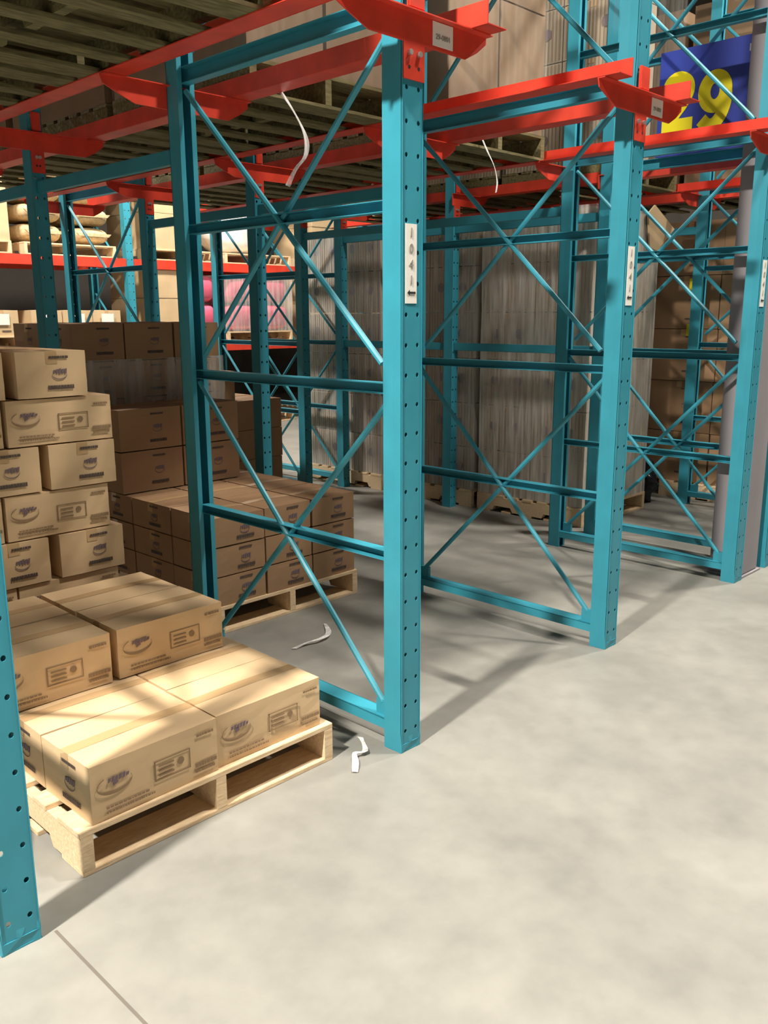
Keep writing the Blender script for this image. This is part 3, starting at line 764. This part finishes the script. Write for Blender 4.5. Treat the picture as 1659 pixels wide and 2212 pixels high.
for j in range(4):
    for i, x in enumerate((1.25, 2.6, 4.2, 5.5, 7.15, 8.5)):
        backpal(x, lv[j], f'pallet in the rear rack, {["floor","lower","middle","upper"][j]} level, {ORD[i]} from left')
# cartons of the rear rack
CB1 = carton_proto(0.39, 0.48, 0.30, M['card3'], 'end', 'y', seed=81, name='cardboard_carton')
CB2 = carton_proto(0.58, 0.95, 0.46, M['card3'], None, 'x', seed=82)
def wall_of(proto, x, z, nx, nz, sx, sz, where):
    for k in range(nz):
        for q in range(nx):
            once(USED, proto, (x+q*sx+jit(.006), YB+0.03+jit(.01), z+k*sz), f'carton in the rear rack {where}, {LAY[k]} tier, {ORD[q]} from left', group=f'rear rack cartons {where}')
wall_of(CB2, 1.26, lv[2]+Z1, 2, 3, 0.60, 0.465, 'tall load at far left')
wall_of(CB1, 1.26, lv[1]+Z1, 3, 1, 0.40, 0.305, 'with white labels at far left')
wall_of(CB1, 2.62, lv[1]+Z1, 3, 1, 0.40, 0.305, 'low row left of centre')
wall_of(CB2, 4.22, lv[2]+Z1, 1, 2, 0.60, 0.465, 'beside the sacks')
wall_of(CB2, 4.22, lv[1]+Z1, 1, 2, 0.60, 0.465, 'under the sacks level')
wall_of(CB2, 7.16, lv[2]+Z1, 2, 3, 0.60, 0.465, 'upper right')
wall_of(CB2, 7.16, lv[1]+Z1, 2, 2, 0.60, 0.465, 'lower right')
wall_of(CB2, 8.51, lv[1]+Z1, 2, 2, 0.60, 0.465, 'at far right')
wall_of(CB2, 8.51, lv[2]+Z1, 2, 3, 0.60, 0.465, 'upper far right')
for i, x in enumerate((1.26, 2.61, 4.21, 5.51, 7.16, 8.51)):
    if i < 3: wall_of(CB2, x, lv[0]+Z1, 2, 2, 0.60, 0.465, f'floor stack {ORD[i]} from left')
# white stickers on the low cartons
mb = MB(); mb.box(0, 0.17, -0.001, 0.0006, 0, 0.13); ST = mb.mesh('white_sticker', M['white'])
for q in range(6):
    x = (1.26+q*0.40) if q < 3 else (2.62+(q-3)*0.40)
    tag(put('white_sticker', ST, None, (x+0.11, YB+0.008, lv[1]+Z1+0.13)), f'white sticker on a low rear rack carton, {ORD[q]} from left', 'sticker')
# sacks
def sack_mesh(seed):
    bm = bmesh.new(); bmesh.ops.create_uvsphere(bm, u_segments=24, v_segments=14, radius=1); rnd = random.Random(seed); ph = rnd.random()*6
    for v in bm.verts:
        x, y, z = v.co; f = lambda a, p: math.copysign(abs(a)**p, a)
        x, y, z = f(x, 0.62), f(y, 0.62), f(z, 0.8)
        z *= 1+0.05*math.sin(4*x+ph)+0.05*math.sin(6*y+ph)
        v.co = (x*0.295, y*0.46, z*0.109)
    me = bpy.data.meshes.new('sack_body'); bm.to_mesh(me); bm.free()
    for p in me.polygons: p.use_smooth = True
    me.materials.append(M['sack']); return me
SK = []
for k in range(3):
    t = thing('burlap_sack', 'proto', 'sack'); put('sack_body', sack_mesh(k), t)
    mb = MB(); mb.prism([(-0.20, -0.02), (0.20, -0.02), (0.24, 0.02), (-0.24, 0.02)], -0.475, -0.455, 'y'); put('sewn_end', mb.mesh('sewn_end', M['sack'], .004), t); SK.append(t)
for k in range(6):
    for q in range(2):
        once(USED, SK[(k*2+q) % 3], (2.895+q*0.64+jit(.004), YB+0.50+jit(.03), lv[2]+Z1+0.125+k*0.232), f'tan burlap sack in the rear rack pile, {LAY[k]} one, {["left","right"][q]} column', group='burlap sacks stacked in the rear rack', rz=jit(.06))
# white and pink wrapped loads
tag(blob('white_wrapped_bale', (5.95, YB+0.5, lv[2]+Z1), (0.50, 0.45, 0.42), M['whitewrap'], 8, 0.10), 'white plastic wrapped bale above the pink sacks in the rear rack', 'bale')
tag(blob('white_wrapped_bale', (1.9, YB+0.5, lv[3]+Z1), (0.55, 0.45, 0.50), M['whitewrap'], 9, 0.10), 'white wrapped bale high in the rear rack at far left', 'bale')
tag(blob('white_wrapped_bale', (3.25, YB+0.5, lv[3]+Z1), (0.5, 0.45, 0.45), M['whitewrap'], 10, 0.10), 'white wrapped bale high above the burlap sacks', 'bale')
PK = []
for k in range(3):
    bm = bmesh.new(); bmesh.ops.create_uvsphere(bm, u_segments=24, v_segments=14, radius=1)
    for v in bm.verts:
        x, y, z = v.co; f = lambda a, p: math.copysign(abs(a)**p, a)
        v.co = (f(x, .38)*0.28, f(y, .38)*0.45, f(z, .45)*0.185*(1+0.06*math.sin(5*x+k)))
    me = bpy.data.meshes.new('pink_sack'); bm.to_mesh(me); bm.free()
    for p in me.polygons: p.use_smooth = True
    me.materials.append(M['pink']); PK.append(me)
for c, x in enumerate((5.10, 5.80, 6.41)):
    for k in range(2):
        o = put('pink_sack', PK[(k+c) % 3], None, (x+jit(.01), YB+0.49, lv[1]+Z1+0.20+k*0.40)); o.rotation_euler = (0, 0, jit(.05))
        tag(o, f'bright pink plastic sack in the rear rack, {["left","middle","right"][c]} pile, {["bottom","top"][k]} one', 'sack', 'pink sacks in the rear rack')
me = shell(5.49, 6.72, YB+0.02, YB+0.98, lv[1]+Z1+0.003, lv[1]+Z1+0.80, 'stretch_wrap', M['film'], seed=77)
tag(put('stretch_wrap', me), 'clear stretch film around the pink sacks in the rear rack', 'plastic wrap')
